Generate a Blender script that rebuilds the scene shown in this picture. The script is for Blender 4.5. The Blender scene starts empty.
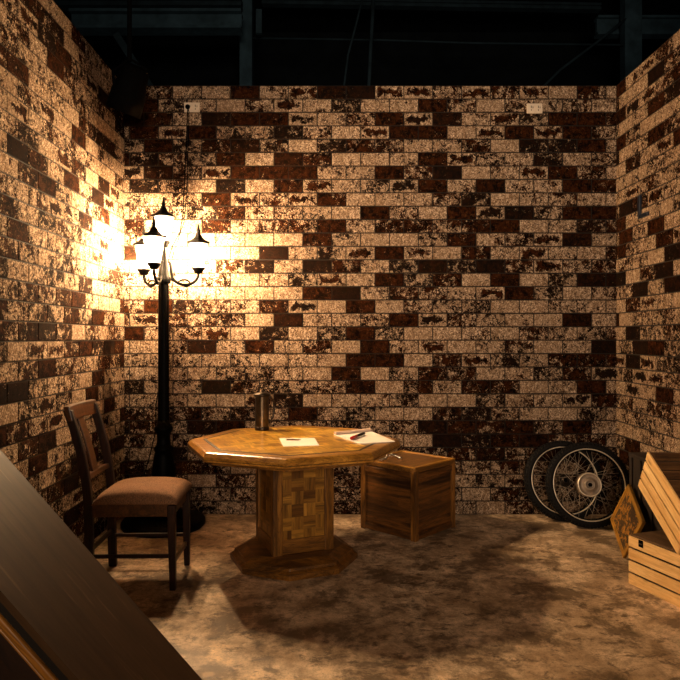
import bpy, bmesh, math, random
from mathutils import Vector, Matrix
SC = bpy.context.scene
C = SC.collection
PI = math.pi
def R(d): return math.radians(d)

# ------------------------------------------------ camera, world, lights, exposure
cam_data = bpy.data.cameras.new('camera'); cam = bpy.data.objects.new('camera', cam_data); C.objects.link(cam)
cam.location = (0, 0, 1.35); cam.rotation_euler = (R(90), 0, 0)
cam_data.sensor_width = 36; cam_data.lens = 36*640/680
cam_data.shift_x = 6/680; cam_data.shift_y = -2/680
cam_data.clip_start = 0.02
SC.camera = cam
SC.view_settings.view_transform = 'Standard'; SC.view_settings.look = 'None'
SC.view_settings.gamma = 1; SC.view_settings.use_curve_mapping = False
SC.view_settings.exposure = 0.85
W = bpy.data.worlds.new('world'); SC.world = W; W.use_nodes = True
W.node_tree.nodes['Background'].inputs[0].default_value = (0.30, 0.42, 0.5, 1)
W.node_tree.nodes['Background'].inputs[1].default_value = 0.012
def area(name, loc, target, size, power, col, spread=180):
    l = bpy.data.lights.new(name, 'AREA'); l.shape = 'RECTANGLE'; l.size = size[0]; l.size_y = size[1]
    l.energy = power; l.color = col; l.spread = R(spread)
    o = bpy.data.objects.new(name, l); C.objects.link(o); o.location = loc
    o.rotation_euler = (Vector(target)-Vector(loc)).to_track_quat('-Z', 'Y').to_euler()
    return o
area('front_fill_light', (0.3, -2.1, 1.9), (0.7, 4.8, 2.75), (1.6, 1.0), 27, (1, .75, .52), 68)  # added soft fill from behind the camera, not a fixture of the room
BULB = 3400.0

# ------------------------------------------------ helpers
class NT:
    def __init__(s, name):
        s.m = bpy.data.materials.new(name); s.m.use_nodes = True; s.t = s.m.node_tree
        s.b = s.t.nodes['Principled BSDF']; s.out = s.t.nodes['Material Output']
    def n(s, typ, props=None, **inp):
        nd = s.t.nodes.new(typ)
        for k, v in (props or {}).items(): setattr(nd, k, v)
        for k, v in inp.items():
            key = int(k[1:]) if k[0] == 'i' and k[1:].isdigit() else k.replace('_', ' ')
            s.put(nd.inputs[key], v)
        return nd
    def put(s, sock, v):
        if isinstance(v, bpy.types.NodeSocket): s.t.links.new(v, sock)
        elif isinstance(v, bpy.types.Node): s.t.links.new(v.outputs[0], sock)
        else: sock.default_value = v
    def math(s, op, a, b=0.0, c=None, clamp=False):
        nd = s.t.nodes.new('ShaderNodeMath'); nd.operation = op; nd.use_clamp = clamp
        s.put(nd.inputs[0], a); s.put(nd.inputs[1], b)
        if c is not None: s.put(nd.inputs[2], c)
        return nd.outputs[0]
    def mix(s, f, a, b, mode='MIX'):
        nd = s.t.nodes.new('ShaderNodeMix'); nd.data_type = 'RGBA'; nd.blend_type = mode
        s.put(nd.inputs[0], f); s.put(nd.inputs[6], a); s.put(nd.inputs[7], b)
        return nd.outputs[2]
    def mapr(s, v, a, b, c=0.0, d=1.0):
        nd = s.t.nodes.new('ShaderNodeMapRange'); s.put(nd.inputs[0], v)
        for i, x in enumerate((a, b, c, d)): s.put(nd.inputs[i+1], x)
        return nd.outputs[0]
    def noise(s, vec, scale, detail=4, rough=.55, dist=0.0, w=None):
        nd = s.t.nodes.new('ShaderNodeTexNoise')
        if w is not None: nd.noise_dimensions = '4D'; s.put(nd.inputs['W'], w)
        s.put(nd.inputs['Vector'], vec); nd.inputs['Scale'].default_value = scale
        nd.inputs['Detail'].default_value = detail; nd.inputs['Roughness'].default_value = rough
        nd.inputs['Distortion'].default_value = dist
        return nd.outputs[0]
    def obj(s):
        return s.n('ShaderNodeTexCoord').outputs['Object']
    def mapping(s, vec, rot=(0,0,0), scale=(1,1,1)):
        nd = s.t.nodes.new('ShaderNodeMapping'); s.put(nd.inputs[0], vec)
        nd.inputs['Rotation'].default_value = rot; nd.inputs['Scale'].default_value = scale
        return nd.outputs[0]
    def bump(s, h, strength=.3, dist=.01):
        nd = s.t.nodes.new('ShaderNodeBump'); nd.inputs['Strength'].default_value = strength
        nd.inputs['Distance'].default_value = dist; s.put(nd.inputs['Height'], h)
        s.put(s.b.inputs['Normal'], nd.outputs[0])
    def base(s, col, rough=.5, metal=0.0, spec=.5):
        s.put(s.b.inputs['Base Color'], col); s.put(s.b.inputs['Roughness'], rough)
        s.b.inputs['Metallic'].default_value = metal; s.b.inputs['Specular IOR Level'].default_value = spec
def rgba(c): return (c[0], c[1], c[2], 1)

def plain(name, col, rough=.5, metal=0.0, var=.25, scale=30, spec=.5, bump=.1):
    s = NT(name); o = s.obj(); n = s.noise(o, scale, 5, .6)
    dark = tuple(x*(1-var) for x in col)
    s.base(s.mix(s.mapr(n, .35, .65), rgba(dark), rgba(col)), rough, metal, spec)
    if bump: s.bump(n, bump, .003)
    return s.m
def wood(name, c1, c2, axis='x', rough=.4, grain=14, spec=.5, dark=None, coat=0.0, scratch=None, knots=False, veins=.7):
    s = NT(name); o = s.obj()
    st = {'x': (.10, 1, 1), 'y': (1, .10, 1), 'z': (1, 1, .10)}[axis]
    v = s.mapping(o, scale=st)
    n1 = s.noise(v, grain, 6, .65, 1.2); n2 = s.noise(v, grain*7, 4, .7); n3 = s.noise(o, 3.2, 3, .5)
    col = s.mix(s.mapr(n1, .36, .64), rgba(c1), rgba(c2))
    col = s.mix(s.mapr(n2, .5, .72, 0, .75), col, rgba(dark or tuple(x*.35 for x in c1)))
    n7 = s.noise(s.mapping(o, scale=tuple(q*(.6 if q < 1 else 1) for q in st)), grain*1.9, 3, .5, 2.2)
    col = s.mix(s.mapr(s.math('ABSOLUTE', s.math('SUBTRACT', n7, .5)), .0, .03, veins, 0), col, rgba(dark or tuple(x*.3 for x in c1)))
    col = s.mix(s.mapr(n3, .35, .7, 0, .35), col, rgba(c1))
    if knots:
        vo = s.n('ShaderNodeTexVoronoi', Vector=s.mapping(o, scale=(5, 5, 16)), Scale=1.0).outputs[0]
        col = s.mix(s.mapr(vo, .05, .16, .75, 0), col, rgba((c1[0]*.3, c1[1]*.22, c1[2]*.15)))
    if scratch:
        sc = s.noise(s.mapping(o, scale=(.25, 3, 3)), 9, 5, .6)
        col = s.mix(s.mapr(sc, .60, .68, 0, .55), col, rgba(scratch))
    s.base(col, rough, 0, spec); s.b.inputs['Coat Weight'].default_value = coat
    s.b.inputs['Coat Roughness'].default_value = .15
    s.bump(s.math('ADD', n1, s.math('MULTIPLY', n2, .6)), .25, .003)
    return s.m

class MB:
    """collects shapes and links them as one mesh object"""
    def __init__(s): s.bm = bmesh.new(); s.mi = 0
    def poly(s, vs, fs, M=None):
        M = M or Matrix()
        bv = [s.bm.verts.new(M @ Vector(v)) for v in vs]
        out = []
        for f in fs:
            try:
                q = s.bm.faces.new([bv[i] for i in f]); q.material_index = s.mi; out.append(q)
            except ValueError: pass
        return out
    def box(s, c, d, M=None, rz=0.0):
        x, y, z = d[0]/2, d[1]/2, d[2]/2
        vs = [(a*x, b*y, e*z) for a in (-1,1) for b in (-1,1) for e in (-1,1)]
        T = Matrix.Translation(c) @ Matrix.Rotation(rz, 4, 'Z')
        if M: T = M @ T
        return s.poly(vs, [(0,1,3,2),(4,6,7,5),(0,4,5,1),(2,3,7,6),(0,2,6,4),(1,5,7,3)], T)
    def b2(s, a, b, M=None):
        return s.box([(a[i]+b[i])/2 for i in range(3)], [abs(b[i]-a[i]) for i in range(3)], M)
    def hexa(s, p):   # 8 points: bottom 4 ccw, top 4 ccw
        return s.poly(p, [(3,2,1,0),(4,5,6,7),(0,1,5,4),(1,2,6,5),(2,3,7,6),(3,0,4,7)])
    def prism(s, pts, z0, z1, M=None, pts2=None):
        n = len(pts); p2 = pts2 or pts
        vs = [(p[0], p[1], z0) for p in pts] + [(p[0], p[1], z1) for p in p2]
        fs = [tuple(range(n-1, -1, -1)), tuple(range(n, 2*n))] + [(i, (i+1) % n, n+(i+1) % n, n+i) for i in range(n)]
        return s.poly(vs, fs, M)
    def lathe(s, prof, seg=24, M=None, caps=True, off=0.0, smooth=True):
        vs, fs = [], []
        for r, z in prof:
            for k in range(seg):
                a = 2*PI*k/seg + off; vs.append((r*math.cos(a), r*math.sin(a), z))
        for j in range(len(prof)-1):
            for k in range(seg):
                k2 = (k+1) % seg
                fs.append((j*seg+k, j*seg+k2, (j+1)*seg+k2, (j+1)*seg+k))
        if caps:
            fs.append(tuple(range(seg-1, -1, -1))); fs.append(tuple((len(prof)-1)*seg+k for k in range(seg)))
        out = s.poly(vs, fs, M)
        if smooth:
            for f in out:
                if len(f.verts) == 4: f.smooth = True
        return out
    def tube(s, pts, r, seg=8, M=None, closed=False):
        pts = [Vector(p) for p in pts]; n = len(pts); vs, fs = [], []
        rr = r if isinstance(r, (list, tuple)) else [r]*n
        up = None
        for i, p in enumerate(pts):
            if closed: t = pts[(i+1) % n]-pts[i-1]
            else: t = pts[min(i+1, n-1)]-pts[max(i-1, 0)]
            t.normalize()
            if up is None: up = t.orthogonal().normalized()
            up = (up - t*up.dot(t)); up = up.normalized() if up.length > 1e-6 else t.orthogonal().normalized()
            b = t.cross(up)
            for k in range(seg):
                a = 2*PI*k/seg; vs.append(p + (up*math.cos(a)+b*math.sin(a))*rr[i])
        m = n if closed else n-1
        for i in range(m):
            for k in range(seg):
                k2 = (k+1) % seg; j = (i+1) % n
                fs.append((i*seg+k, i*seg+k2, j*seg+k2, j*seg+k))
        if not closed:
            fs.append(tuple(range(seg-1, -1, -1))); fs.append(tuple((n-1)*seg+k for k in range(seg)))
        for f in s.poly(vs, fs, M):
            if len(f.verts) == 4: f.smooth = True
    def torus(s, Rr, r, seg=48, s2=12, M=None, sy=1.0):
        vs, fs = [], []
        for i in range(seg):
            a = 2*PI*i/seg
            for k in range(s2):
                b = 2*PI*k/s2; q = Rr + r*math.cos(b)
                vs.append((q*math.cos(a), q*math.sin(a), r*math.sin(b)*sy))
        for i in range(seg):
            for k in range(s2):
                fs.append((i*s2+k, ((i+1) % seg)*s2+k, ((i+1) % seg)*s2+(k+1) % s2, i*s2+(k+1) % s2))
        for f in s.poly(vs, fs, M): f.smooth = True
    def build(s, name, mat, parent=None, bevel=0.0, segs=2, kind=None):
        bmesh.ops.recalc_face_normals(s.bm, faces=s.bm.faces)
        me = bpy.data.meshes.new(name); s.bm.to_mesh(me); s.bm.free()
        for m in (mat if isinstance(mat, (list, tuple)) else [mat]): me.materials.append(m)
        o = bpy.data.objects.new(name, me); C.objects.link(o)
        if parent: o.parent = parent
        if kind: o['kind'] = kind
        if bevel:
            b = o.modifiers.new('bevel', 'BEVEL'); b.width = bevel; b.segments = segs; b.limit_method = 'ANGLE'; b.angle_limit = R(35)
        return o
def thing(name, label, cat, loc=(0,0,0), rot=(0,0,0), group=None):
    o = bpy.data.objects.new(name, None); C.objects.link(o); o.empty_display_size = .1
    o.location = loc; o.rotation_euler = rot; o['label'] = label; o['category'] = cat
    if group: o['group'] = group
    return o
def tag(o, label, cat, group=None):
    o['label'] = label; o['category'] = cat
    if group: o['group'] = group
    return o
def copy_tree(o, parent=None):
    c = o.copy(); C.objects.link(c)
    if parent: c.parent = parent
    for ch in list(o.children): copy_tree(ch, c)
    return c
def ngon(n, r, off=0.0, c=(0, 0)): return [(c[0]+r*math.cos(off+2*PI*i/n), c[1]+r*math.sin(off+2*PI*i/n)) for i in range(n)]

# ------------------------------------------------ room dimensions
YB, XL, XR, H = 4.90, -1.608, 2.163, 3.282
RP, BP = H/32, 0.2210

# ------------------------------------------------ structure materials
def brick_mat():
    s = NT('whitewashed_brick'); o = s.obj()
    at = s.n('ShaderNodeAttribute', {'attribute_name': 'bk'}).outputs['Vector']
    sp = s.n('ShaderNodeSeparateXYZ', Vector=at); tone, frame, rnd = sp.outputs
    uv = s.n('ShaderNodeSeparateXYZ', Vector=s.n('ShaderNodeTexCoord').outputs['UV'])
    u, v = uv.outputs[0], uv.outputs[1]
    eu = s.math('MULTIPLY', s.math('MINIMUM', u, s.math('SUBTRACT', 1, u)), 2.15)
    ev = s.math('MINIMUM', v, s.math('SUBTRACT', 1, v))
    e = s.math('MINIMUM', eu, ev)
    w = s.math('MULTIPLY', rnd, 40)
    n1 = s.noise(o, 15, 7, .74, 1.0, w)
    n2 = s.noise(o, 5.5, 2, .5, .4)
    n3 = s.noise(o, 60, 5, .75, 1.4)
    n4 = s.noise(o, 120, 3, .7, .5)
    n6 = s.noise(s.mapping(o, scale=(1, 1, .6)), 34, 4, .6, 1.6, w)
    vein = s.mapr(s.math('ABSOLUTE', s.math('SUBTRACT', n6, .5)), .0, .045, 1, 0)
    a = s.math('MULTIPLY_ADD', s.math('SUBTRACT', n1, .5), 3.0, s.math('MULTIPLY', s.math('SUBTRACT', n2, .5), .8))
    a = s.math('MULTIPLY_ADD', s.math('SUBTRACT', n3, .5), 1.5, a)
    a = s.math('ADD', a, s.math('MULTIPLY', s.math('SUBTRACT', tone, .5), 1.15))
    fr = s.mapr(s.math('MULTIPLY_ADD', s.math('SUBTRACT', n1, .5), -1.1, e), .06, .40, .52, -.36)
    a = s.math('ADD', a, s.math('MULTIPLY', fr, frame))
    a = s.math('ADD', a, s.mapr(vein, 0, 1, 0, -.22))
    mask = s.mapr(a, -.10, .12)
    lt = s.mix(s.mapr(n3, .43, .60), rgba((.085, .048, .026)), rgba((.78, .58, .415)))
    lt = s.mix(s.mapr(n4, .51, .60, 0, .85), lt, rgba((.06, .03, .015)))
    n8 = s.noise(s.mapping(o, rot=(0, R(35), 0), scale=(1, 1, .35)), 55, 3, .6, .6, w)
    lt = s.mix(s.mapr(n8, .50, .60, 0, .6), lt, rgba((.16, .09, .045)))
    lt = s.mix(s.math('MULTIPLY', vein, .55), lt, rgba((.08, .045, .022)))
    lt = s.mix(s.mapr(rnd, 0, 1, 0, .35), lt, rgba((.25, .165, .105)))
    n5 = s.noise(o, 26, 4, .6, .5, w)
    dk = s.mix(s.mapr(n5, .42, .60), rgba((.002, .001, .0008)), rgba((.026, .0075, .0025)))
    dk = s.mix(s.mapr(n3, .53, .64, 0, .55), dk, rgba((.11, .045, .018)))
    dk = s.mix(s.mapr(rnd, .6, .8, 0, .7), dk, rgba((.006, .004, .003)))
    col = s.mix(mask, dk, lt)
    col = s.mix(s.mapr(ev, .0, .08, .85, 0), col, rgba((.02, .010, .006)))
    col = s.mix(s.mapr(eu, .0, .07, .65, 0), col, rgba((.02, .010, .006)))
    s.base(col, 1.0, 0, .02)
    s.bump(s.math('ADD', s.math('MULTIPLY', mask, .5), s.math('MULTIPLY', n3, .9)), .5, .006)
    return s.m
M_BRICK = brick_mat()
M_MORTAR = plain('dark_mortar', (.008, .005, .003), .95, 0, .5, 60)
TONE = {'L': .88, 'l': .66, 'm': .48, 'd': .28, 'D': .03, 'F': .46}
BACK = """DdllDlFDDFFmFmFLdL
DDmlLmFldlLDmLmlml
DdlDDDFlmDFDlFmDDd
mDFDmmdmLFDDLFDFDm
mDmddmLddmllmLddDl
DdmmDLDdLLlDFmldlm
FdmFDDDllDmDLlFDml
ldmLdLDFllFDlDllDd
mlmDFmFdLLlmdLlmLL
LmlmdlmlLDmLDFDmDD
dlLdlmmDlddmdDLldd
lmLLLLLDlLLmDlmFDl
dLLLLDlmFDFLdlFlLd
LLLlmdlDdlmDmDmFmd
lllmLlmFlDmdLDLmDD
llmllLLDDldmlFDmLm
mDmmldFLDLmlmLLlll
dFmmmLDllmDFmllLDL
DmmFLdLmDmLLlLmlmm
lLmDlDlmLDlFLlmLlD
llllmllLDDLmFmlddd
llllmmlLDLldmllmdF
dllDmmmmDLdlddLlDl
mlmlLFdLllmLLmllFd
dmdmdmDlmLLddmlLmm
ddmdDlmmmlmDddDmDl
mlmmmllmmlLDdDDmdm
mldlLlmmlmmmddmDdm
dmdmLmdmmldmlmmmdm
ddmLmlDmmlmdlmFmdm
mdmlmDlmmmdlLmmmdl
dmlmllmlmmmllLmmll""".split()
def brick_wall(name, origin, du, length, joint0, rows, seed, outward):
    """origin: lower start corner; du: unit direction along the wall; joint0: position along du of an even-row joint"""
    rnd = random.Random(seed); bm = bmesh.new(); uvl = bm.loops.layers.uv.new('UVMap')
    O = Vector(origin); du = Vector(du); nn = Vector(outward); up = Vector((0, 0, 1))
    recs = []
    P = lambda a, z, h: O + du*a + up*z + nn*h
    g, bev, hh = .0028, .0022, .004
    for r in range(32):
        zt = H - r*RP; zb = zt - RP
        off = joint0 + (0 if r % 2 == 0 else BP/2)
        k0 = math.floor(-off/BP)-1
        cells = []
        a = off + k0*BP
        while a < length:
            if a+BP > 0.004: cells.append((a, a+BP))
            a += BP
        for i, (a0, a1) in enumerate(cells):
            key = rows(r, i, len(cells), rnd)
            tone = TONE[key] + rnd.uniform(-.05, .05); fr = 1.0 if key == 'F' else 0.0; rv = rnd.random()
            b0, b1 = max(a0, 0)+g, min(a1, length)-g
            if b1-b0 < .008: continue
            z0, z1 = zb+g, zt-g
            vs = [bm.verts.new(P(x, z, 0)) for x, z in ((b0,z0),(b1,z0),(b1,z1),(b0,z1))]
            vt = [bm.verts.new(P(x, z, hh)) for x, z in ((b0+bev,z0+bev),(b1-bev,z0+bev),(b1-bev,z1-bev),(b0+bev,z1-bev))]
            fl = [bm.faces.new(vt)] + [bm.faces.new((vs[j], vs[(j+1)%4], vt[(j+1)%4], vt[j])) for j in range(4)]
            for f in fl:
                recs.append((tone, fr, rv))
                for l in f.loops:
                    d = l.vert.co - O
                    l[uvl].uv = ((d.dot(du)-a0)/BP, (d.z-zb)/RP)
    # mortar slab behind
    q = [P(0,0,0), P(length,0,0), P(length,H,0), P(0,H,0), P(0,0,-.12), P(length,0,-.12), P(length,H,-.12), P(0,H,-.12)]
    qv = [bm.verts.new(p) for p in q]
    for f in ((0,1,2,3),(7,6,5,4),(0,4,5,1),(3,2,6,7),(0,3,7,4),(1,5,6,2)):
        ff = bm.faces.new([qv[i] for i in f]); ff.material_index = 1; recs.append((.5, 0, 0))
    bm.normal_update()
    bmesh.ops.recalc_face_normals(bm, faces=bm.faces)
    me = bpy.data.meshes.new(name); bm.to_mesh(me); bm.free()
    at = me.attributes.new('bk', 'FLOAT_VECTOR', 'FACE')
    for i, v in enumerate(recs): at.data[i].vector = v
    me.materials.append(M_BRICK); me.materials.append(M_MORTAR)
    o = bpy.data.objects.new(name, me); C.objects.link(o); o['kind'] = 'structure'
    return o
def rows_back(r, i, n, rnd):
    s = BACK[r]; return s[min(i, 17)] 
def rows_rand(r, i, n, rnd):
    return rnd.choice('LLlllllmmmmddDDDFF')
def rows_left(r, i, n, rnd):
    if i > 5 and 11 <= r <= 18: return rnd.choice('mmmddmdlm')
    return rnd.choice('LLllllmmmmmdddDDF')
# even joints at px 115.2 + 28.87k ; wall starts at px 124
j_even = (115.2-124)*YB/640
wb = brick_wall('wall_back', (XL, YB, 0), (1,0,0), XR-XL, j_even, rows_back, 1, (0,-1,0))
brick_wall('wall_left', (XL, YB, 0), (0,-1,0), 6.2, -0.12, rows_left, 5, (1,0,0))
brick_wall('wall_right', (XR, YB, 0), (0,-1,0), 6.2, -0.06, rows_rand, 9, (-1,0,0))

def floor_mat():
    s = NT('stained_concrete'); o = s.obj()
    n1 = s.noise(o, 1.3, 6, .62, .2); n2 = s.noise(o, 6, 8, .74, .3); n3 = s.noise(o, 26, 6, .7); n4 = s.noise(o, 110, 3, .6)
    n6 = s.noise(o, 3.2, 8, .74, .25)
    n7 = s.noise(s.mapping(o, scale=(1, 1.3, 1)), 9, 8, .78, .3)
    col = s.mix(s.mapr(n2, .38, .62), rgba((.34, .22, .125)), rgba((.95, .72, .49)))
    col = s.mix(s.mapr(n1, .44, .60, 0, .55), col, rgba((.34, .215, .115)))
    col = s.mix(s.mapr(n6, .48, .58, 0, .8), col, rgba((.10, .058, .028)))
    col = s.mix(s.mapr(n7, .535, .61, 0, .75), col, rgba((.07, .038, .018)))
    col = s.mix(s.mapr(n3, .50, .62, 0, .35), col, rgba((.10, .06, .03)))
    col = s.mix(s.mapr(n4, .55, .68, 0, .45), col, rgba((.06, .035, .02)))
    vo = s.n('ShaderNodeTexVoronoi', Vector=s.mapping(o, scale=(3.1, 3.6, 1)), Scale=1.0, Randomness=1.0).outputs[0]
    sp = s.math('ADD', vo, s.math('MULTIPLY', s.math('SUBTRACT', n3, .5), .18))
    col = s.mix(s.mapr(sp, .05, .09, .7, 0), col, rgba((.58, .40, .24)))
    s.base(col, s.mapr(n2, .3, .7, .42, .75), 0, .45)
    s.bump(s.math('ADD', n3, n4), .18, .004)
    return s.m
m = MB(); m.b2((-4, -2.5, -.1), (5, 9, 0)); m.build('floor', floor_mat(), kind='structure')
M_DARK = plain('painted_black_ceiling', (.004, .006, .008), .9, 0, .5, 4, .05)
M_BEAM = plain('blue_grey_painted_steel', (.024, .050, .072), .8, 0, .5, 6, .1)
M_BEAM2 = plain('dim_grey_painted_steel', (.011, .023, .033), .8, 0, .5, 6, .1)
m = MB(); m.b2((-4, -2.5, 5.6), (5, 9, 5.7)); m.build('ceiling', M_DARK, kind='structure')
m = MB(); m.b2((-4, 8.9, 0), (5, 9.0, 5.6)); m.build('wall_far', M_DARK, kind='structure')

# ------------------------------------------------ overhead steel of the hall
def px(x, y, Y): return Vector(((x-334)*Y/640, Y, 1.35-(y-338)*Y/640))
def beam_between(mb, a, b, w, h):
    a, b = Vector(a), Vector(b); d = (b-a); L = d.length
    q = d.to_track_quat('X', 'Z').to_matrix().to_4x4(); M = Matrix.Translation((a+b)/2) @ q
    mb.box((0,0,0), (L, w, h), M)
def tbeam(name, label, a, b, w, h, mat=None, flange=.0, cat='beam'):
    mb = MB(); beam_between(mb, a, b, w, h)
    if flange:
        for s_ in (-1, 1):
            beam_between(mb, Vector(a)+Vector((0,0,s_*h/2)), Vector(b)+Vector((0,0,s_*h/2)), w+flange, .03)
    o = mb.build(name, mat or M_BEAM, bevel=.004); tag(o, label, cat); return o
tbeam('ceiling_beam', 'dim blue-grey steel beam high above the left part of the back wall', px(72, 22, 6.6), px(242, 22, 6.6), .04, .17, None, .14)
tbeam('ceiling_beam', 'dark steel beam running higher and behind, near the top left edge', px(40, 4, 7.0), px(242, 4, 7.0), .08, .06, M_BEAM2, .06)
tbeam('steel_column', 'dim steel column rising behind the back wall left of centre', (px(246.5, 60, 7.2).x, 7.2, 0), (px(246.5, 60, 7.2).x, 7.2, 5.6), .13, .14, None, 0, 'column')
tbeam('steel_column', 'dim steel column rising behind the right end of the back wall', (px(631, 60, 7.2).x, 7.2, 0), (px(631, 60, 7.2).x, 7.2, 5.6), .13, .19, None, 0, 'column')
tbeam('ceiling_beam', 'dark sloping brace above the upper left corner of the brick walls', px(116, 34, 6.5), px(156, 96, 6.5), .05, .07, M_BEAM2)
tbeam('ceiling_beam', 'short stub of blue-grey beam just right of the left steel column', px(256, 22, 6.9), px(262, 22, 6.9), .05, .26)
tbeam('ceiling_beam', 'blue-grey steel beam end at the upper right behind the right column', px(596, 27, 7.4), px(700, 27, 7.4), .05, .19, None, .08)
tbeam('ceiling_beam', 'faint long steel beam near the top edge above the back wall', px(262, 2, 7.6), px(600, 8, 7.6), .05, .05, M_BEAM2, .05)
def conduit(label, pts, r=.012):
    mb = MB(); mb.tube(pts, r, 6); o = mb.build('conduit', M_BEAM2); tag(o, label, 'pipe')
conduit('thin conduit running level across the dark ceiling above the back wall', [px(246, 38, 7.17), px(380, 40, 7.17), px(470, 43, 7.17), px(631, 45, 7.17)])
conduit('dark cable drooping steeply from the ceiling above the wall middle', [px(362, 0, 6.4), px(356, 25, 6.4), px(348, 55, 6.4), px(344, 86, 6.4), px(343, 110, 6.4)])
conduit('straight vertical conduit just right of the drooping ceiling cable', [px(374, -10, 6.4), px(370, 60, 6.4), px(368, 110, 6.4)], .02)
conduit('sloping conduit in the dark above the right part of the back wall', [px(627, 18, 7.15), px(600, 40, 7.10), px(560, 70, 7.0), px(530, 100, 7.0), px(520, 180, 7.0), px(518, 800, 7.0)], .015)

# ------------------------------------------------ object materials
M_IRON = plain('black_cast_iron', (.0007, .0005, .0004), .5, 0, .4, 40, .04, .2)
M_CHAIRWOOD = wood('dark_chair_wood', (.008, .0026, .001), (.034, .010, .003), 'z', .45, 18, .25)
M_RAILWOOD = wood('lighter_chair_rail_wood', (.03, .011, .003), (.12, .042, .011), 'y', .3, 18)  # lighter brown than the wood of the legs
M_OAK = wood('honey_oak', (.20, .078, .010), (.62, .29, .045), 'x', .32, 16, dark=(.05, .018, .004), coat=.2)
M_OAKZ = wood('brown_oak', (.06, .023, .004), (.34, .145, .022), 'z', .38, 18, dark=(.03, .010, .003))
M_OAKB = wood('brown_oak_base', (.06, .023, .004), (.30, .125, .019), 'x', .38, 18, dark=(.03, .010, .003))
M_BOXW = wood('dark_oak_panel', (.022, .008, .002), (.20, .075, .014), 'x', .42, 13, dark=(.012, .005, .002))
M_BOXF = wood('oak_frame', (.07, .027, .005), (.36, .15, .028), 'z', .38, 15, dark=(.03, .011, .004))
M_LID = wood('brown_lid_wood', (.07, .028, .006), (.24, .105, .02), 'x', .35, 14, dark=(.03, .011, .003))
M_BLACKLINE = plain('black_inlay_and_recess_shade', (.008, .005, .003), .5)  # real inlay line, and painted shade in rim and cabinet recesses
M_PINE = wood('pale_pine', (.74, .42, .14), (1.0, .70, .32), 'x', .5, 9, dark=(.50, .24, .07), knots=True, veins=.35)
M_PINED = wood('shaded_pine_inside', (.07, .03, .01), (.19, .09, .03), 'y', .6, 11, dark=(.02, .008, .003))  # pine darkened so the shade inside the crates sits in the colour
M_GAP = plain('dark_gap', (.015, .008, .004), .9)

def parquet(name, blk, light, mid, dark, rough, rot, plane='xy'):
    s = NT(name); o = s.mapping(s.obj(), rot=rot)
    sp = s.n('ShaderNodeSeparateXYZ', Vector=o)
    a, b = (sp.outputs[0], sp.outputs[1]) if plane == 'xy' else (sp.outputs[0], sp.outputs[2])
    fa = s.math('FLOOR', s.math('DIVIDE', a, blk)); fb = s.math('FLOOR', s.math('DIVIDE', b, blk))
    chk = s.math('PINGPONG', s.math('ADD', fa, fb), 1.0)
    idv = s.n('ShaderNodeCombineXYZ', X=fa, Y=fb).outputs[0]
    h = s.n('ShaderNodeTexWhiteNoise', {'noise_dimensions': '2D'}, Vector=idv).outputs[0]
    # strips inside each block
    st = s.n('ShaderNodeMix', {'data_type': 'FLOAT'})
    s.put(st.inputs[0], chk); s.put(st.inputs[2], a); s.put(st.inputs[3], b); st = st.outputs[0]
    sf = s.math('FLOOR', s.math('DIVIDE', st, blk/3))
    h2 = s.n('ShaderNodeTexWhiteNoise', {'noise_dimensions': '3D'}, Vector=s.n('ShaderNodeCombineXYZ', X=fa, Y=fb, Z=sf).outputs[0]).outputs[0]
    g1 = s.noise(s.mapping(o, scale=(1, .08, 1) if plane == 'xy' else (1, 1, .08)), 45, 4, .7, .5)
    g2 = s.noise(s.mapping(o, scale=(.08, 1, 1)), 45, 4, .7, .5)
    gm = s.n('ShaderNodeMix', {'data_type': 'FLOAT'}); s.put(gm.inputs[0], chk); s.put(gm.inputs[2], g1); s.put(gm.inputs[3], g2)
    g = gm.outputs[0]
    col = s.mix(s.mapr(s.math('ADD', s.math('MULTIPLY', h, .5), s.math('MULTIPLY', h2, .5)), .15, .85), rgba(mid), rgba(light))
    col = s.mix(s.mapr(g, .42, .66, 0, .75), col, rgba(dark))
    ed = s.math('ABSOLUTE', s.math('SUBTRACT', s.math('FRACT', s.math('DIVIDE', st, blk/3)), .5))
    col = s.mix(s.mapr(ed, .46, .495, 0, .6), col, rgba(dark))
    s.base(col, rough, 0, .5); s.b.inputs['Coat Weight'].default_value = .35; s.b.inputs['Coat Roughness'].default_value = .12
    s.bump(g, .12, .002)
    return s.m
M_TOP = parquet('parquet_table_top', .10, (1.0, .58, .08), (.34, .14, .014), (.06, .02, .003), .28, (0, 0, R(-22.5)))
M_PANEL = parquet('basket_weave_panel', .075, (.50, .24, .035), (.13, .05, .007), (.02, .008, .002), .35, (0, 0, 0), 'xz')

# ------------------------------------------------ octagonal table
tb = thing('octagonal_table', 'honey oak octagonal pedestal table with parquet top in the middle of the floor', 'table', (-.247, 3.935, 0))
OFF = R(-90)
def octa(r): return ngon(8, r, OFF)
ZT = .727
m = MB()
def ring(mb, r0, z0, r1, z1):
    a, b = octa(r0), octa(r1)
    vs = [(p[0], p[1], z0) for p in a]+[(p[0], p[1], z1) for p in b]
    return mb.poly(vs, [(i, (i+1) % 8, 8+(i+1) % 8, 8+i) for i in range(8)])
m.prism(octa(.538), ZT-.03, ZT+.0014); m.build('table_top', M_TOP, tb)
m = MB()   # moulded rim
for (r0, z0), (r1, z1) in zip([(.552, ZT-.055), (.630, ZT-.058), (.650, ZT-.050), (.655, ZT-.024), (.650, ZT-.018), (.638, ZT-.004), (.628, ZT), (.552, ZT), (.552, ZT-.055)][:-1],
                              [(.630, ZT-.058), (.650, ZT-.050), (.655, ZT-.024), (.650, ZT-.018), (.638, ZT-.004), (.628, ZT), (.552, ZT), (.552, ZT-.055)]):
    ring(m, r0, z0, r1, z1)
o = m.build('table_rim', M_OAK, tb)
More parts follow.
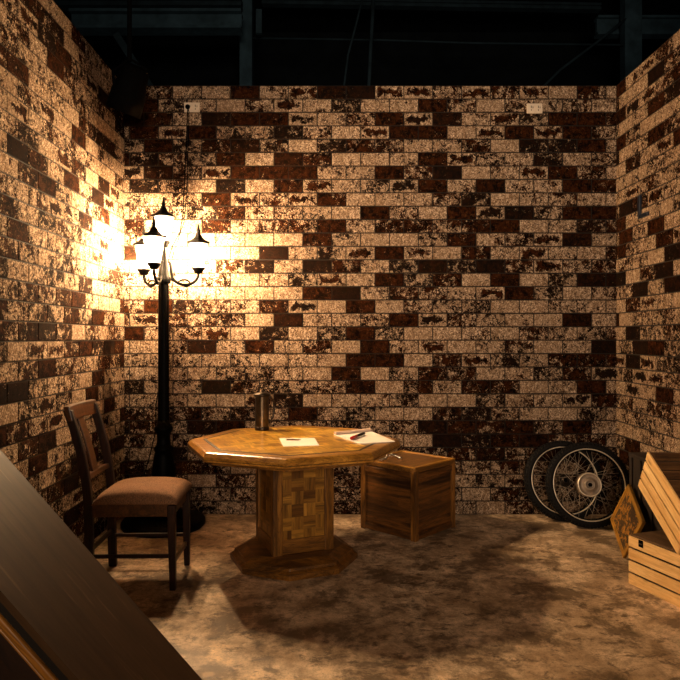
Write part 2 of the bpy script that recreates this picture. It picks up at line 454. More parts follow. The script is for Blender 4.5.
m = MB(); m.prism(octa(.557), ZT-.03, ZT+.0007, None); m.build('inlay_line', M_BLACKLINE, tb)['label'] = 'black inlaid line around the table top'
m = MB()
for za, zb in ((ZT-.0395, ZT-.0365),): ring(m, .6545, za, .6560, (za+zb)/2); ring(m, .6560, (za+zb)/2, .6545, zb)
m.build('rim_shade_line', M_BLACKLINE, tb)  # raised black line, paints the shade of a channel in the rim
m = MB(); m.prism(octa(.60), ZT-.075, ZT-.055); m.build('apron', M_OAKB, tb, .002)
RC = Matrix.Rotation(R(22.5), 4, 'Z')
S = .375
m = MB(); m.box((0, 0, .36), (S-.03, S-.03, .60), RC)
m.build('pedestal_core', M_OAKB, tb)
for k in range(4):
    Mk = RC @ Matrix.Rotation(k*PI/2, 4, 'Z')
    m = MB(); m.b2((-S/2+.055, -S/2+.010, .17), (S/2-.055, -S/2+.016, .63))
    o = m.build('pedestal_panel', M_PANEL, tb); o.matrix_local = Mk
for sx in (-1, 1):
    for sy in (-1, 1):
        m = MB(); m.box((sx*(S/2-.028), sy*(S/2-.028), .365), (.058, .058, .61)); o = m.build('corner_post', M_OAKZ, tb, .004); o.matrix_local = RC
for k in range(4):
    Mk = RC @ Matrix.Rotation(k*PI/2, 4, 'Z')
    for z0, z1 in ((.09, .175), (.61, .67)):
        m = MB(); m.b2((-S/2+.05, -S/2+.001, z0), (S/2-.05, -S/2+.04, z1))
        o = m.build('pedestal_rail', M_OAKB, tb, .003); o.matrix_local = Mk
m = MB()
m.prism(octa(.392), 0, .032); m.prism(octa(.385), .032, .044, pts2=octa(.368)); m.prism(octa(.368), .044, .062, pts2=octa(.362)); m.prism(octa(.355), .062, .088, pts2=octa(.30))
m.build('pedestal_foot', M_OAKB, tb, .003)

# ------------------------------------------------ oak storage cube beside the table
bx = thing('wooden_box', 'dark oak cube box with framed panels standing right of the table', 'box', (.527, 4.555, 0), (0, 0, R(46.5)))
s2 = .24
for k in range(4):
    m = MB(); m.b2((-s2+.03, -s2+.015, .01), (s2-.03, -s2+.027, .458)); m.build('side_panel', M_BOXW, bx).rotation_euler.z = k*PI/2
for sx in (-1, 1):
    for sy in (-1, 1):
        m = MB(); m.box((sx*(s2-.020), sy*(s2-.020), .235), (.04, .04, .465)); m.build('corner_post', M_BOXF, bx, .004)
for z in (.03, .43):
    for k in range(4):
        m = MB(); m.box((0, -s2+.013, z), (2*s2-.078, .024, .042)); m.build('frame_rail', M_BOXW, bx, .005).rotation_euler.z = k*PI/2
m = MB(); m.box((0, 0, .472), (2*s2-.002, 2*s2-.002, .03)); m.build('lid', M_LID, bx, .004)
for k in range(4):
    m = MB(); m.prism([(-s2+.001, -s2+.001), (s2-.001, -s2+.001), (s2-.03, -s2+.03), (-s2+.03, -s2+.03)], .485, .494); m.build('lid_rim', M_OAK, bx, .002).rotation_euler.z = k*PI/2

# ------------------------------------------------ chair
def fabric():
    s = NT('brown_seat_fabric'); o = s.obj(); n = s.noise(o, 220, 3, .7); n2 = s.noise(o, 12, 4, .6)
    col = s.mix(s.mapr(n, .4, .6), rgba((.09, .042, .02)), rgba((.25, .13, .068)))
    col = s.mix(s.mapr(n2, .45, .65, 0, .5), col, rgba((.24, .11, .052)))
    s.base(col, .9, 0, .2); s.bump(n, .35, .002); return s.m
ch = thing('dining_chair', 'dark wooden dining chair with brown upholstered seat beside the left wall', 'chair', (-1.09, 3.615, 0), (0, 0, R(1.5)))
def post(mb, path, w, d):
    """square-section bar following a path in x,z at fixed y; w along x, d along y"""
    n = len(path); vs = []; fs = []
    for (x, y, z) in path:
        for a, b in ((-1,-1),(1,-1),(1,1),(-1,1)): vs.append((x+a*w/2, y+b*d/2, z))
    for i in range(n-1):
        for k in range(4): fs.append((i*4+k, i*4+(k+1)%4, (i+1)*4+(k+1)%4, (i+1)*4+k))
    fs += [(3,2,1,0), tuple(range((n-1)*4, n*4))]
    mb.poly(vs, fs)
yn, yf = -.190, .185
for y in (yn, yf):
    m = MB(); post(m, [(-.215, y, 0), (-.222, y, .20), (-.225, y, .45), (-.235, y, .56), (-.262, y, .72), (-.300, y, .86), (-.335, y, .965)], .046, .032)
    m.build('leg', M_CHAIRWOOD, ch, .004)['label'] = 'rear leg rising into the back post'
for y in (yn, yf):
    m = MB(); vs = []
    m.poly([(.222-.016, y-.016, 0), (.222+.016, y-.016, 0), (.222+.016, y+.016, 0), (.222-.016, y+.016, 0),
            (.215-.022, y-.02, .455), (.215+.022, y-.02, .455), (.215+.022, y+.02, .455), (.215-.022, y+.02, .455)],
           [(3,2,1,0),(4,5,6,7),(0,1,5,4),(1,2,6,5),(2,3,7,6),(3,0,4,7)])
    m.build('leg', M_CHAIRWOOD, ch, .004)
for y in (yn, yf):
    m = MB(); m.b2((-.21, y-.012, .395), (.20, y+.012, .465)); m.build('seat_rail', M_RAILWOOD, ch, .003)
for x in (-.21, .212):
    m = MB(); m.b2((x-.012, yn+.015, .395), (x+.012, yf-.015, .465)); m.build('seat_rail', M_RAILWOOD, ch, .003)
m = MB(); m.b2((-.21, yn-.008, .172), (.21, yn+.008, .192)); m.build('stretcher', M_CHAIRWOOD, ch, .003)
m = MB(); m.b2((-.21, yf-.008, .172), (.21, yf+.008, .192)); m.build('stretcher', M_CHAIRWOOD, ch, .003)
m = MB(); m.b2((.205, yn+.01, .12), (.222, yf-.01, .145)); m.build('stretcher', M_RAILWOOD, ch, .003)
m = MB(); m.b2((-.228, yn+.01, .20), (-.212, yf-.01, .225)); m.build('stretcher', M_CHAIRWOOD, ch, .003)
# seat cushion
m = MB(); nx, ny = 22, 20; vs = []; fs = []
X0, X1, Y0, Y1 = -.205, .250, -.222, .215
def seat_pt(i, j, top):
    u, v = i/nx*2-1, j/ny*2-1
    x = (X0+X1)/2+u*(X1-X0)/2; y = (Y0+Y1)/2+v*(Y1-Y0)/2*(1-.05*(1-u)/2)
    if not top: return (x*.99, y*.97, .462)
    e = max(0, (1-abs(u)**5))*max(0, (1-abs(v)**5))
    ez = (e**.42)
    return (x, y, .470 + .058*ez + .012*ez*math.cos(u*1.3) - .010*(u < 0)*(u*u))
for j in range(ny+1):
    for i in range(nx+1): vs.append(seat_pt(i, j, True))
off = len(vs)
for j in range(ny+1):
    for i in range(nx+1): vs.append(seat_pt(i, j, False))
w_ = nx+1
for j in range(ny):
    for i in range(nx):
        a = j*w_+i; fs.append((a, a+1, a+1+w_, a+w_)); a += off; fs.append((a+w_, a+1+w_, a+1, a))
for i in range(nx):
    fs.append((i, off+i, off+i+1, i+1)); a = ny*w_+i; fs.append((a+1, off+a+1, off+a, a))
for j in range(ny):
    a = j*w_; fs.append((a+w_, off+a+w_, off+a, a)); a += nx; fs.append((a, off+a, off+a+w_, a+w_))
for f in m.poly(vs, fs): f.smooth = True
m.build('seat', fabric(), ch)
# back: top rail, lower rail, splat
def arc_rail(mb, x, z0, z1, bow, th, y0=yn-.018, y1=yf+.018, lean=.25):
    n = 10; vs = []; fs = []
    for i in range(n+1):
        t = i/n; y = y0+(y1-y0)*t; b = -bow*math.sin(PI*t)
        for (dx, z) in ((-th/2, z0), (th/2, z0), (th/2-(z1-z0)*lean, z1), (-th/2-(z1-z0)*lean, z1)): vs.append((x+b+dx, y, z))
    for i in range(n):
        for k in range(4): fs.append((i*4+k, i*4+(k+1)%4, (i+1)*4+(k+1)%4, (i+1)*4+k))
    fs += [(3,2,1,0), tuple(range(n*4, n*4+4))]
    mb.poly(vs, fs)
m = MB(); arc_rail(m, -.318, .905, .985, .022, .034); m.build('top_rail', M_RAILWOOD, ch, .006)
m = MB(); arc_rail(m, -.238, .585, .612, .010, .022, yn+.01, yf-.01); m.build('lower_rail', M_RAILWOOD, ch, .003)
m = MB(); post(m, [(-.250, -.02, .605), (-.272, -.02, .70), (-.305, -.02, .82), (-.340, -.02, .92)], .012, .085); m.build('splat', M_RAILWOOD, ch, .003)

# ------------------------------------------------ street lamp
LX, LY = -1.225, 4.60
lp = thing('street_lamp', 'black cast iron street lamp with four lit lanterns in the left corner', 'lamp', (LX, LY, 0))
m = MB(); m.lathe([(.285, 0), (.295, .012), (.295, .040), (.285, .052), (.20, .060), (.13, .068)], 40); m.build('base', M_IRON, lp)
m = MB(); prof = [(.125, .066), (.120, .10), (.112, .12), (.116, .15), (.102, .19), (.092, .30), (.080, .42), (.068, .50), (.060, .535), (.070, .548), (.070, .562), (.052, .58),
                  (.046, .62), (.048, .66), (.064, .69), (.066, .705), (.060, .715), (.048, .73), (.040, .76)]
m.lathe(prof, 28); m.build('bell_base', M_IRON, lp)
m = MB()
seg = 32; vs = []; fs = []
zs = [.74, 1.0, 1.4, 1.74, 1.80]; rs = [.042, .040, .039, .038, .038]
for z, r in zip(zs, rs):
    for k in range(seg):
        a = 2*PI*k/seg; q = r*(1-.08*(k % 4 in (1, 2))); vs.append((q*math.cos(a), q*math.sin(a), z))
for j in range(len(zs)-1):
    for k in range(seg): fs.append((j*seg+k, j*seg+(k+1) % seg, (j+1)*seg+(k+1) % seg, (j+1)*seg+k))
m.poly(vs, fs); m.lathe([(.046, 1.74), (.05, 1.75), (.05, 1.78), (.040, 1.80), (.034, 1.86), (.024, 1.92), (.014, 1.99), (.011, 2.01)], 20)
m.build('pole', M_IRON, lp)
def mat_glass():
    s = NT('seeded_lantern_glass'); s.t.nodes.remove(s.b)
    tr = s.n('ShaderNodeBsdfTransparent', Color=(1, .93, .80, 1)); tl = s.n('ShaderNodeBsdfTranslucent', Color=(1, .80, .5, 1))
    gl = s.n('ShaderNodeBsdfGlossy', Roughness=.12)
    m1 = s.n('ShaderNodeMixShader', i0=.34, i1=tr, i2=tl); m2 = s.n('ShaderNodeMixShader', i0=.05, i1=m1, i2=gl)
    s.t.links.new(m2.outputs[0], s.out.inputs[0]); return s.m
M_GLASS = mat_glass()
def mat_bulb():
    s = NT('lit_bulb'); s.b.inputs['Emission Color'].default_value = (1, .71, .44, 1)
    s.b.inputs['Emission Strength'].default_value = BULB; s.base((1, .9, .8, 1), .4); return s.m
M_BULB = mat_bulb()
M_ROOF = plain('dark_lantern_roof', (.003, .0025, .002), .5, .0, .4, 30, .06)
def lantern(loc, rot):
    """origin at the top of the cup"""
    m = MB(); m.lathe([(.018, -.040), (.030, -.034), (.034, -.020), (.046, -.008), (.049, 0), (.047, .006)], 16)
    for k in range(6):
        a = 2*PI*k/6+R(30); c, s_ = math.cos(a), math.sin(a)
        m.tube([(.045*c, .045*s_, .004), (.076*c, .076*s_, .182)], .0022, 4)
    L = m.build('lantern', M_IRON, lp); L.location = loc; L.rotation_euler.z = rot
    m = MB(); a, b = ngon(6, .043, R(30)), ngon(6, .073, R(30))
    m.poly([(p[0], p[1], .006) for p in a]+[(p[0], p[1], .182) for p in b], [(i, (i+1) % 6, 6+(i+1) % 6, 6+i) for i in range(6)]); m.build('lantern_glass', M_GLASS, L)
    m = MB(); m.lathe([(.092, .176), (.095, .182), (.088, .190), (.056, .204), (.034, .222), (.022, .242), (.018, .250)], 6, None, True, R(30), False)
    m.lathe([(.020, .250), (.012, .262), (.017, .274), (.010, .286), (.006, .310), (.002, .325)], 12)
    m.build('lantern_roof', M_ROOF, L)
    m = MB(); m.lathe([(.003, .040), (.010, .046), (.013, .065), (.019, .085), (.020, .10), (.014, .118), (.004, .126)], 10); m.build('bulb', M_BULB, L)
lantern((0, 0, 2.04), 0)
ra = .245
for ang in (12, 140, 270):
    M = Matrix.Rotation(R(ang), 4, 'Z')
    m = MB(); pts = []
    for t in range(15):
        th = PI + PI*t/14
        pts.append((.150+.095*math.cos(th), 0, 1.815+.080*math.sin(th)))
    pts = [(.036, 0, 1.90), (.046, 0, 1.885), (.052, 0, 1.85)] + pts
    m.tube(pts, .0105, 8, M)
    sc = [(.150-.052*math.cos(q/12*PI*1.6)*(1-q/22), 0, 1.772-.030+.036*math.sin(q/12*PI*1.6)*(1-q/22)) for q in range(13)]
    m.tube(sc, .0075, 6, M); m.tube([(.036, 0, 1.78), (.06, 0, 1.765), (.10, 0, 1.748)], .007, 6, M)
    m.build('arm', M_IRON, lp)
    p = M @ Vector((ra, 0, 1.856)); lantern(p, R(ang))
# power cord from the wall box
M_CORD = plain('black_cord', (.0008, .0006, .0005), .7, 0, .2, 30, .03)
A = px(188, 107, YB-.03)
cd = thing('power_cord', 'thin double black cord hanging from the left wall outlet down to the street lamp', 'cord', A)
for pts, r in (([A, px(187.5, 112, YB-.03), px(186, 150, YB-.05), px(184, 190, YB-.08), px(183, 215, 4.80), px(180, 232, 4.72), px(172, 247, 4.64), px(168, 262, 4.635)], .0045),
               ([A, px(189, 112, YB-.03), px(188, 150, YB-.05), px(187, 190, YB-.08), px(184, 222, 4.78), px(178, 240, 4.70), px(172, 258, 4.66)], .0035)):
    m = MB(); m.tube([p-A for p in pts], r, 6); m.build('strand', M_CORD, cd)
m = MB()
m.tube([px(158, 392, 4.66), px(156, 405, 4.68), px(155.5, 432, 4.70), px(150, 455, 4.78), px(144, 476, 4.82), px(141, 505, 4.86), (-1.44, 4.86, .02)], .0045, 6)
tag(m.build('power_cord', M_CORD), 'black cord slanting from the lamp pole to the floor behind the chair', 'cord')
M_PLATE = plain('cream_plastic_plate', (.66, .54, .42), .5, 0, .12)
M_SLOT = plain('dark_slots', (.05, .04, .035), .6)
def outlet(cx, cy, label, plug):
    p = px(cx, cy, YB-.012)
    t = thing('outlet_plate', label, 'outlet', (p.x, YB-.012, p.z))
    m = MB(); m.box((0, 0, 0), (.118, .012, .074)); m.build('plate', M_PLATE, t, .003)
    for sx in (-.027, .027):
        m = MB(); m.b2((sx-.012, -.0075, -.024), (sx+.022, -.006, .024)); sk = m.build('socket', M_PLATE, t)
        for q, (dx, dz, hz) in enumerate(((0, .010, .018), (0, -.014, .012), (.013, .006, .014))):
            m = MB(); m.box((sx+dx, -.008, dz), (.005, .002, hz)); m.build('slot', M_SLOT, sk)
    if plug:
        m = MB(); m.lathe([(.017, 0), (.019, .012), (.013, .024)], 12, Matrix.Translation((-.03, -.006, 0)) @ Matrix.Rotation(R(90), 4, 'X')); m.build('plug', M_CORD, t)
outlet(192, 107.5, 'cream outlet plate with a black plug high on the back wall above the street lamp', True)
outlet(534.5, 108.5, 'cream outlet plate without plug high on the right side of the back wall', False)
# L-shaped hook on the right wall
m = MB(); yk = 4.51
m.b2((XR-.020, yk-.022, 2.19), (XR-.003, yk+.012, 2.355)); m.b2((XR-.020, yk-.13, 2.19), (XR-.003, yk-.022, 2.218))
tag(m.build('metal_hook', plain('dark_blue_metal', (.002, .006, .018), .4, .3), None, .003), 'small dark blue L-shaped metal hook on the right brick wall', 'hook')

# ------------------------------------------------ stage light in the upper left corner
sl = thing('stage_light', 'black stage spotlight hanging in the upper left corner above the walls', 'light fixture', (-1.39, 4.35, 3.03))
Mr = Matrix.Rotation(R(60), 4, 'Z') @ Matrix.Rotation(R(205), 4, 'X')
M_BLK = plain('matte_black_metal', (.0012, .0012, .0014), .8, 0, .3, 30, .04)
m = MB(); m.lathe([(.05, -.17), (.09, -.15), (.10, -.05), (.115, .02), (.118, .15), (.112, .15), (.108, .03)], 28, Mr); m.build('housing', M_BLK, sl)
m = MB(); m.tube([Mr @ Vector((.13, 0, 0)), (.12, -.02, .14), (.0, 0, .22), (-.12, .02, .14), Mr @ Vector((-.13, 0, 0))], .010, 8); m.build('yoke', M_BLK, sl)
m = MB(); m.tube([(0, 0, .20), (0, 0, 1.40)], .016, 8); m.lathe([(.03, 1.36), (.03, 1.42)], 12); m.build('hanger', M_BLK, sl)
tbeam('ceiling_beam', 'black truss bar the stage spotlight hangs from', (-2.6, 4.35, 4.50), (3.2, 4.35, 4.50), .05, .05, M_DARK)

# ------------------------------------------------ things on the table
M_PAPER = plain('white_paper', (.88, .83, .74), .7, 0, .06, 8)
M_STEEL = plain('tarnished_steel', (.15, .105, .065), .28, .9, .5, 25)
M_DKST = plain('dark_blackened_steel', (.05, .035, .024), .35, .8, .5, 25)
mg = thing('tankard', 'tall dark metal tankard standing at the back of the octagonal table', 'mug', (-.487, 4.33, ZT+.001))
m = MB(); m.lathe([(.044, .004), (.046, .02), (.0455, .12), (.045, .225), (.045, .235), (.040, .235), (.040, .03)], 28); m.build('body', M_STEEL, mg)
m = MB(); m.lathe([(.049, 0), (.050, .008), (.049, .022), (.045, .026)], 28); m.build('foot_ring', M_DKST, mg)
m = MB(); m.lathe([(.054, .226), (.058, .236), (.054, .246), (.030, .254), (.012, .258), (.010, .266), (.003, .270)], 28); m.build('lid', M_DKST, mg)
m = MB(); m.tube([(.043, 0, .215), (.065, 0, .215), (.082, 0, .195), (.086, 0, .14), (.080, 0, .085), (.062, 0, .06), (.043, 0, .06)], .007, 8, Matrix.Rotation(R(25), 4, 'Z')); m.build('handle', M_DKST, mg)
def tp(x, y, z=ZT): Y = 640*(1.35-z)/(y-338); return Vector(((x-334)*Y/640, Y))
def sheet(name, cs, z0, z1, mat, label, cat, par=None, curl=0):
    c = sum(cs, Vector((0, 0)))/4; m = MB()
    m.prism([(p.x-c.x, p.y-c.y) for p in cs], 0, z1-z0); o = m.build(name, mat); o.location = (c.x, c.y, z0); tag(o, label, cat); return o
ztop = ZT+.0022
sheet('paper_sheet', [tp(283.3, 447), tp(319.4, 446), tp(314.4, 438.4), tp(279, 438.7)], ztop, ztop+.0012, M_PAPER, 'small white paper sheet with a brown pencil on it, on the table', 'paper')
a, b = tp(286.5, 441), tp(301.5, 441)
pc = thing('pencil', 'brown wooden pencil lying on the small white sheet', 'pencil', (a.x, a.y, ztop+.006))
m = MB(); L = (b-a).length
m.lathe([(.0042, 0), (.0042, L-.018)], 6, Matrix.Rotation(R(90), 4, 'Y'), True, 0, False); m.build('shaft', wood('pencil_brown', (.14, .06, .02), (.25, .11, .04)), pc)
m = MB(); m.lathe([(.0042, L-.018), (.0006, L)], 6, Matrix.Rotation(R(90), 4, 'Y'), True, 0, False); m.build('tip', M_DKST, pc)
n1, n2_, n3_, n4_ = tp(333.9, 435.2), tp(359.7, 444.6), tp(394.8, 442.3), tp(369.5, 431.3)
c0 = (n1+n2_+n3_+n4_)/4
npd = thing('notepad', 'large white notepad with bound top edge at the right of the table', 'notepad', (c0.x, c0.y, ztop))
m = MB(); m.prism([(p.x-c0.x, p.y-c0.y) for p in (n1, n2_, n3_, n4_)], 0, .0045); m.build('pages', M_PAPER, npd)
m = MB(); q = [n1, n1+(n2_-n1)*.10, n4_+(n3_-n4_)*.10, n4_]; m.prism([(p.x-c0.x, p.y-c0.y) for p in q], .0047, .020); m.build('binding', plain('pale_pink_binding', (.62, .45, .36), .6), npd, .002)
a, b = tp(351, 441.3), tp(364.5, 436); d = b-a
pn = thing('marker_pen', 'dark marker pen with a red cap lying on the notepad', 'pen', (a.x, a.y, ztop+.0155), (0, 0, math.atan2(d.y, d.x)))
L = d.length; RY = Matrix.Rotation(R(90), 4, 'Y')
m = MB(); m.lathe([(.004, L*.40), (.0088, L*.41), (.0085, L*.95), (.006, L)], 14, RY); m.build('barrel', M_DKST, pn)
m = MB(); m.lathe([(.006, 0), (.0095, .006), (.0098, L*.42), (.008, L*.425)], 14, RY); m.build('cap', plain('red_plastic', (.45, .015, .012), .3), pn)['label'] = 'red cap'
# keys / chain on the cube lid
def bp(x, y, z=.505): Y = 640*(1.35-z)/(y-338); return Vector(((x-334)*Y/640, Y, z))
kc = thing('chain', 'small steel chain with keys lying on the near left corner of the oak cube', 'chain', (0, 0, 0))
M_CHR = plain('bright_steel', (.62, .58, .52), .22, 1.0, .2, 20)
pp = [bp(381.5, 460.3), bp(385, 459.5), bp(387, 457), bp(391, 455), bp(395, 455.5), bp(398, 458), bp(402, 458.5)]
rnd = random.Random(3)
for i in range(14):
    t = i/13*(len(pp)-1); k = min(int(t), len(pp)-2); p = pp[k].lerp(pp[k+1], t-k)
    m = MB(); M = Matrix.Translation(p+Vector((0, 0, .003 if i % 2 else .006))) @ Matrix.Rotation(rnd.uniform(0, 3), 4, 'Z') @ Matrix.Rotation(R(80 if i % 2 else 15), 4, 'X') @ Matrix.Diagonal((1.4, 1, 1, 1))
    m.torus(.0085, .0030, 14, 6, M); m.build('chain_link', M_CHR, kc)
for p, a in ((pp[1], 200), (pp[4], 20)):
    m = MB(); M = Matrix.Translation(p+Vector((0, 0, .003))) @ Matrix.Rotation(R(a), 4, 'Z')
    m.torus(.011, .0028, 14, 6, M); m.b2((.010, -.003, -.002), (.045, .003, .002), M); m.b2((.033, -.010, -.0018), (.042, 0, .0018), M); m.build('key', M_CHR, kc)

# ------------------------------------------------ motorcycle wheels
M_RUB = plain('black_tyre_rubber', (.005, .004, .004), .75, 0, .4, 60, .2, .3)
M_SPOKE = plain('dull_spoke_steel', (.50, .40, .30), .5, .5, .3, 20)
M_RIM = plain('dull_chrome_rim', (.95, .82, .64), .42, .6, .3, 20)
M_HUB = plain('aged_aluminium_hub', (.40, .31, .23), .5, .5, .35, 25)
def wheel(Rw, label, loc, lean, yaw, drum):
    w = thing('motorcycle_wheel', label, 'wheel', loc, (0, 0, 0), 'spoked motorcycle wheels leaning on the back wall')
    # wheel plane local XY -> stands upright facing -Y, leans back
    MW = Matrix.Translation((0, 0, 0)) @ Matrix.Rotation(R(yaw), 4, 'Z') @ Matrix.Rotation(R(-lean), 4, 'X') @ Matrix.Translation((0, 0, Rw)) @ Matrix.Rotation(R(90), 4, 'X')
    m = MB(); m.torus(Rw-.030, .0315, 64, 14, MW, 1.05)
    for k in range(72):
        a = 2*PI*k/72; Mk = MW @ Matrix.Rotation(a, 4, 'Z')
        m.box((Rw-.003, 0, 0), (.010, .012, .040), Mk)
        for s_ in (-1, 1): m.box((Rw-.012, .006, s_*.024), (.012, .010, .014), Mk)
    m.build('tyre', M_RUB, w)
    rr = Rw-.048
    m = MB()
    m.torus(rr, .0045, 64, 8, MW @ Matrix.Translation((0, 0, .026))); m.torus(rr, .0032, 64, 8, MW @ Matrix.Translation((0, 0, -.024)))
    m.build('rim_edge', M_RIM, w)
    m = MB(); m.lathe([(rr, -.024), (rr-.009, -.018), (rr-.014, 0), (rr-.009, .018), (rr, .024)], 64, MW, False); m.build('rim', M_BLK, w)
    m = MB(); hr = drum
    m.lathe([(.016, -.055), (.028, -.05), (.030, -.045), (hr*.7, -.040), (hr*.75, -.034), (hr, -.030), (hr, .028), (hr*.96, .036), (hr*.86, .038), (hr*.82, .033), (hr*.50, .036), (hr*.46, .046), (hr*.30, .048), (hr*.27, .040), (.016, .040)], 40, MW)
    m.build('hub', M_HUB if drum > .05 else M_DKST, w)
    m = MB(); m.torus(hr*.93, .0050, 48, 8, MW @ Matrix.Translation((0, 0, .036))); m.build('hub_ring', M_RIM if drum > .05 else M_DKST, w)
    m = MB(); m.lathe([(.011, -.075), (.011, .052)], 14, MW); m.lathe([(.0155, .038), (.0155, .0495)], 6, MW); m.build('axle', M_BLK, w)
    for k in range(36):
        a = 2*PI*k/36; side = .026 if k % 2 else -.026; tw = R(38)*(1 if (k//2) % 2 else -1)
        p0 = MW @ Vector((hr*.97*math.cos(a+tw), hr*.97*math.sin(a+tw), side)); p1 = MW @ Vector(((rr-.008)*math.cos(a), (rr-.008)*math.sin(a), side*.25))
        m = MB(); m.tube([p0, p1], .0014, 5); m.build('spoke', M_SPOKE, w)
    return w
wheel(.293, 'rear spoked motorcycle wheel leaning on the back wall, half hidden by the front wheel', (1.712, 4.70, .003), 14, 0, .045)
wheel(.300, 'front spoked motorcycle wheel with a large round hub, leaning on the rear one', (1.822, 4.535, .003), 12, -3, .086)

# ------------------------------------------------ crates at the right
def crate(t, Lx, Wy, Hz, n_sl, mat_out, mat_in, gapz=.012, bottom=True):
    """open slatted crate, origin at lower corner; x: length, y: width, z: height"""
    th = .011; sh = (Hz-gapz*(n_sl-1))/n_sl
    for k in range(n_sl):
        z0 = k*(sh+gapz)
        for nm, a, b in (('slat', (0, 0, z0), (Lx, th, z0+sh)), ('slat', (0, Wy-th, z0), (Lx, Wy, z0+sh)),
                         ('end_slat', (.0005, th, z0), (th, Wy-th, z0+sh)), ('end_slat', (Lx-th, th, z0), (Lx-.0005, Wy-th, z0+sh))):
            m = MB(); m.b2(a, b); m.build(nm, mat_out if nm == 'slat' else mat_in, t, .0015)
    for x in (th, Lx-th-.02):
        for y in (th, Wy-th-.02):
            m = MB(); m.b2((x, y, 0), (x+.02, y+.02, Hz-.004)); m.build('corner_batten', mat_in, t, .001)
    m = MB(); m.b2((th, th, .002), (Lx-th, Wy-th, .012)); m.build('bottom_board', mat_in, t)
def frame_obj(t, ax, ay, az, org):
    M = Matrix(((ax[0], ay[0], az[0], org[0]), (ax[1], ay[1], az[1], org[1]), (ax[2], ay[2], az[2], org[2]), (0, 0, 0, 1)))
    t.matrix_world = M
    t.location = M.to_translation(); t.rotation_euler = M.to_euler()
# lower crate: x axis runs from the far left corner towards the camera
lc = thing('wooden_crate', 'pale slatted wooden crate standing on the floor at the right edge', 'crate')
d = Vector((.314, -.949, 0)).normalized(); wv = Vector((.949, .314, 0)).normalized()
crate(lc, .50, .335, .262, 4, M_PINE, M_PINED)
frame_obj(lc, d, wv, Vector((0, 0, 1)), (1.622, 3.526, .0))
m = MB(); m.b2((.005, .012, .2625), (.50, .330, .2715))
o = m.build('top_board', wood('brown_top_wood', (.07, .033, .012), (.20, .11, .045), 'x', .6, 14), lc, .001)  # darker brown than the crate's slats
m = MB(); m.b2((.075, -.003, .225), (.105, 0, .262)); m.build('latch', M_BLK, lc)
m = MB(); m.b2((.078, -.0055, .240), (.102, -.003, .246)); m.build('latch_bar', M_CHR, lc)
# upper crate, tipped
uc = thing('wooden_crate', 'pale slatted wooden crate tipped up on top of the lower crate', 'crate')
a_ = Vector((.035, .887, .463)).normalized(); xx = Vector((1, 0, 0)); xx = (xx-a_*xx.dot(a_)).normalized(); up_ = xx.cross(a_)
crate(uc, .508, .40, .240, 4, M_PINE, M_PINED)
# crate local x -> a_, local y -> +X world, local z -> up: make right handed (x, y, z) = (a_, -xx, up_)
frame_obj(uc, a_, -xx, up_, Vector((1.698, 3.165, .279))+xx*.40)
# dark box behind
db = thing('dark_trunk', 'nearly black wooden trunk against the right wall behind the pale crates', 'trunk', (2.005, 3.855, 0))
M_TRUNK = wood('black_stained_wood', (.006, .003, .002), (.028, .013, .006), 'z', .6, 10)
m = MB(); m.b2((-.125, -.20, 0), (.125, .20, .60)); m.build('body', M_TRUNK, db, .004)
for y in (-.185, -.07, .07, .185):
    m = MB(); m.b2((-.135, y-.017, 0), (-.125, y+.017, .60)); m.build('batten', M_TRUNK, db, .003)
m = MB(); m.b2((-.135, -.21, .60), (.135, .21, .625)); m.build('lid', M_TRUNK, db, .003)
# ochre plaque leaning against the trunk
B_, R_, T_, L_ = Vector((1.7711, 3.9017, .006)), Vector((1.8114, 3.7357, .2735)), Vector((1.8492, 4.0085, .436)), Vector((1.8089, 4.1746, .1665))
cen = (B_+R_+T_+L_)/4
u_ = ((R_-B_)+(T_-L_))/2; v_ = ((L_-B_)+(T_-R_))/2
lu, lv = u_.length, v_.length; un = u_.normalized(); vn = (v_-un*v_.dot(un)).normalized(); wn = un.cross(vn)
pl = thing('wooden_plaque', 'ochre plaque with dark worn print tilted on its corner beside the crates', 'plaque')
def plaque_mat():
    s = NT('worn_dark_print_on_ochre'); o = s.obj(); n = s.noise(o, 26, 5, .7, 1.0); n2 = s.noise(o, 90, 4, .7)
    col = s.mix(s.mapr(n, .43, .50), rgba((.42, .19, .02)), rgba((.03, .014, .005)))
    col = s.mix(s.mapr(n2, .60, .7, 0, .5), col, rgba((.45, .22, .03))); s.base(col, .5); return s.m
M_OCH = plain('ochre_paint', (.40, .19, .018), .45, 0, .4, 18)
m = MB(); m.b2((-lu/2, -lv/2, -.006), (lu/2, lv/2, .006)); m.build('board', M_OCH, pl, .003)
m = MB(); m.b2((-lu/2+.035, -lv/2+.035, .0055), (lu/2-.035, lv/2-.035, .0075)); m.b2((-lu/2+.035, -lv/2+.035, -.0075), (lu/2-.035, lv/2-.035, -.0055)); m.build('print', plaque_mat(), pl)['label'] = 'dark worn print'
m = MB()
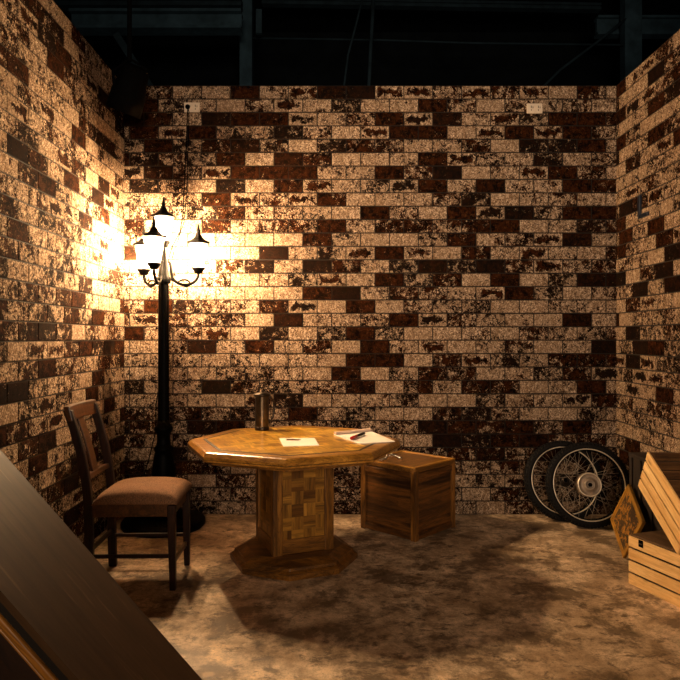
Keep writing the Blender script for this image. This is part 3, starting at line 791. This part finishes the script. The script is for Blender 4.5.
for a0, b0, a1, b1 in ((-1,-1,1,-1), (1,-1,1,1), (1,1,-1,1), (-1,1,-1,-1)):
    e = .010; x0, y0, x1, y1 = a0*(lu/2-e), b0*(lv/2-e), a1*(lu/2-e), b1*(lv/2-e)
    m.b2((min(x0, x1)-e, min(y0, y1)-e, -.010), (max(x0, x1)+e, max(y0, y1)+e, .010))
m.build('raised_border', M_OCH, pl, .003)
frame_obj(pl, un, vn, wn, cen)

# ------------------------------------------------ leaning cabinet in the foreground
ca = thing('leaning_cabinet', 'large dark wooden cabinet leaning on the left wall in the near foreground', 'cabinet')
ax = Vector((.6599, 0, -.7513)); nz = Vector((.7513, 0, .6599)); ay = nz.cross(ax)
P_up = Vector((-1.385, 0, .004+1.385*1.1386))
Lc = 1.875; TH = .26; Yn, Yf = 1.362, 1.752
frame_obj(ca, ax, ay, nz, P_up + Vector((0, Yn, 0)))
wd = Yf-Yn
sg = 1 if ay.y > 0 else -1
M_CAB = wood('dark_walnut_top', (.055, .026, .010), (.105, .052, .020), 'x', .50, 4, .22, scratch=(.19, .11, .05), dark=(.035, .015, .006), veins=.2)
M_CABS = wood('shaded_walnut_side', (.018, .006, .002), (.034, .011, .003), 'x', .5, 6)  # darker walnut: shade of the side turned from the lamp, put into colour
M_CABM = wood('amber_moulding', (.34, .13, .020), (.60, .25, .045), 'x', .3, 8)
m = MB(); m.b2((0, 0, -.016), (Lc, sg*wd, 0)); m.build('top_panel', M_CAB, ca)
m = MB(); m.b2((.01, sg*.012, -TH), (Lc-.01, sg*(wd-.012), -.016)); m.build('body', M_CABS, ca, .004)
m = MB(); m.b2((.0, sg*.004, -.034), (Lc, sg*.02, -.016)); m.build('recess_shade_strip', M_BLACKLINE, ca)  # black filler, paints the shade in the gap above the moulding
m = MB(); m.b2((.0, sg*-.004, -.054), (Lc, sg*.02, -.036)); m.build('edge_moulding', M_CABM, ca, .006, 4)
m = MB(); m.b2((.0, sg*.002, -.062), (Lc, sg*.02, -.056)); m.build('edge_moulding', M_CABM, ca, .002, 2)
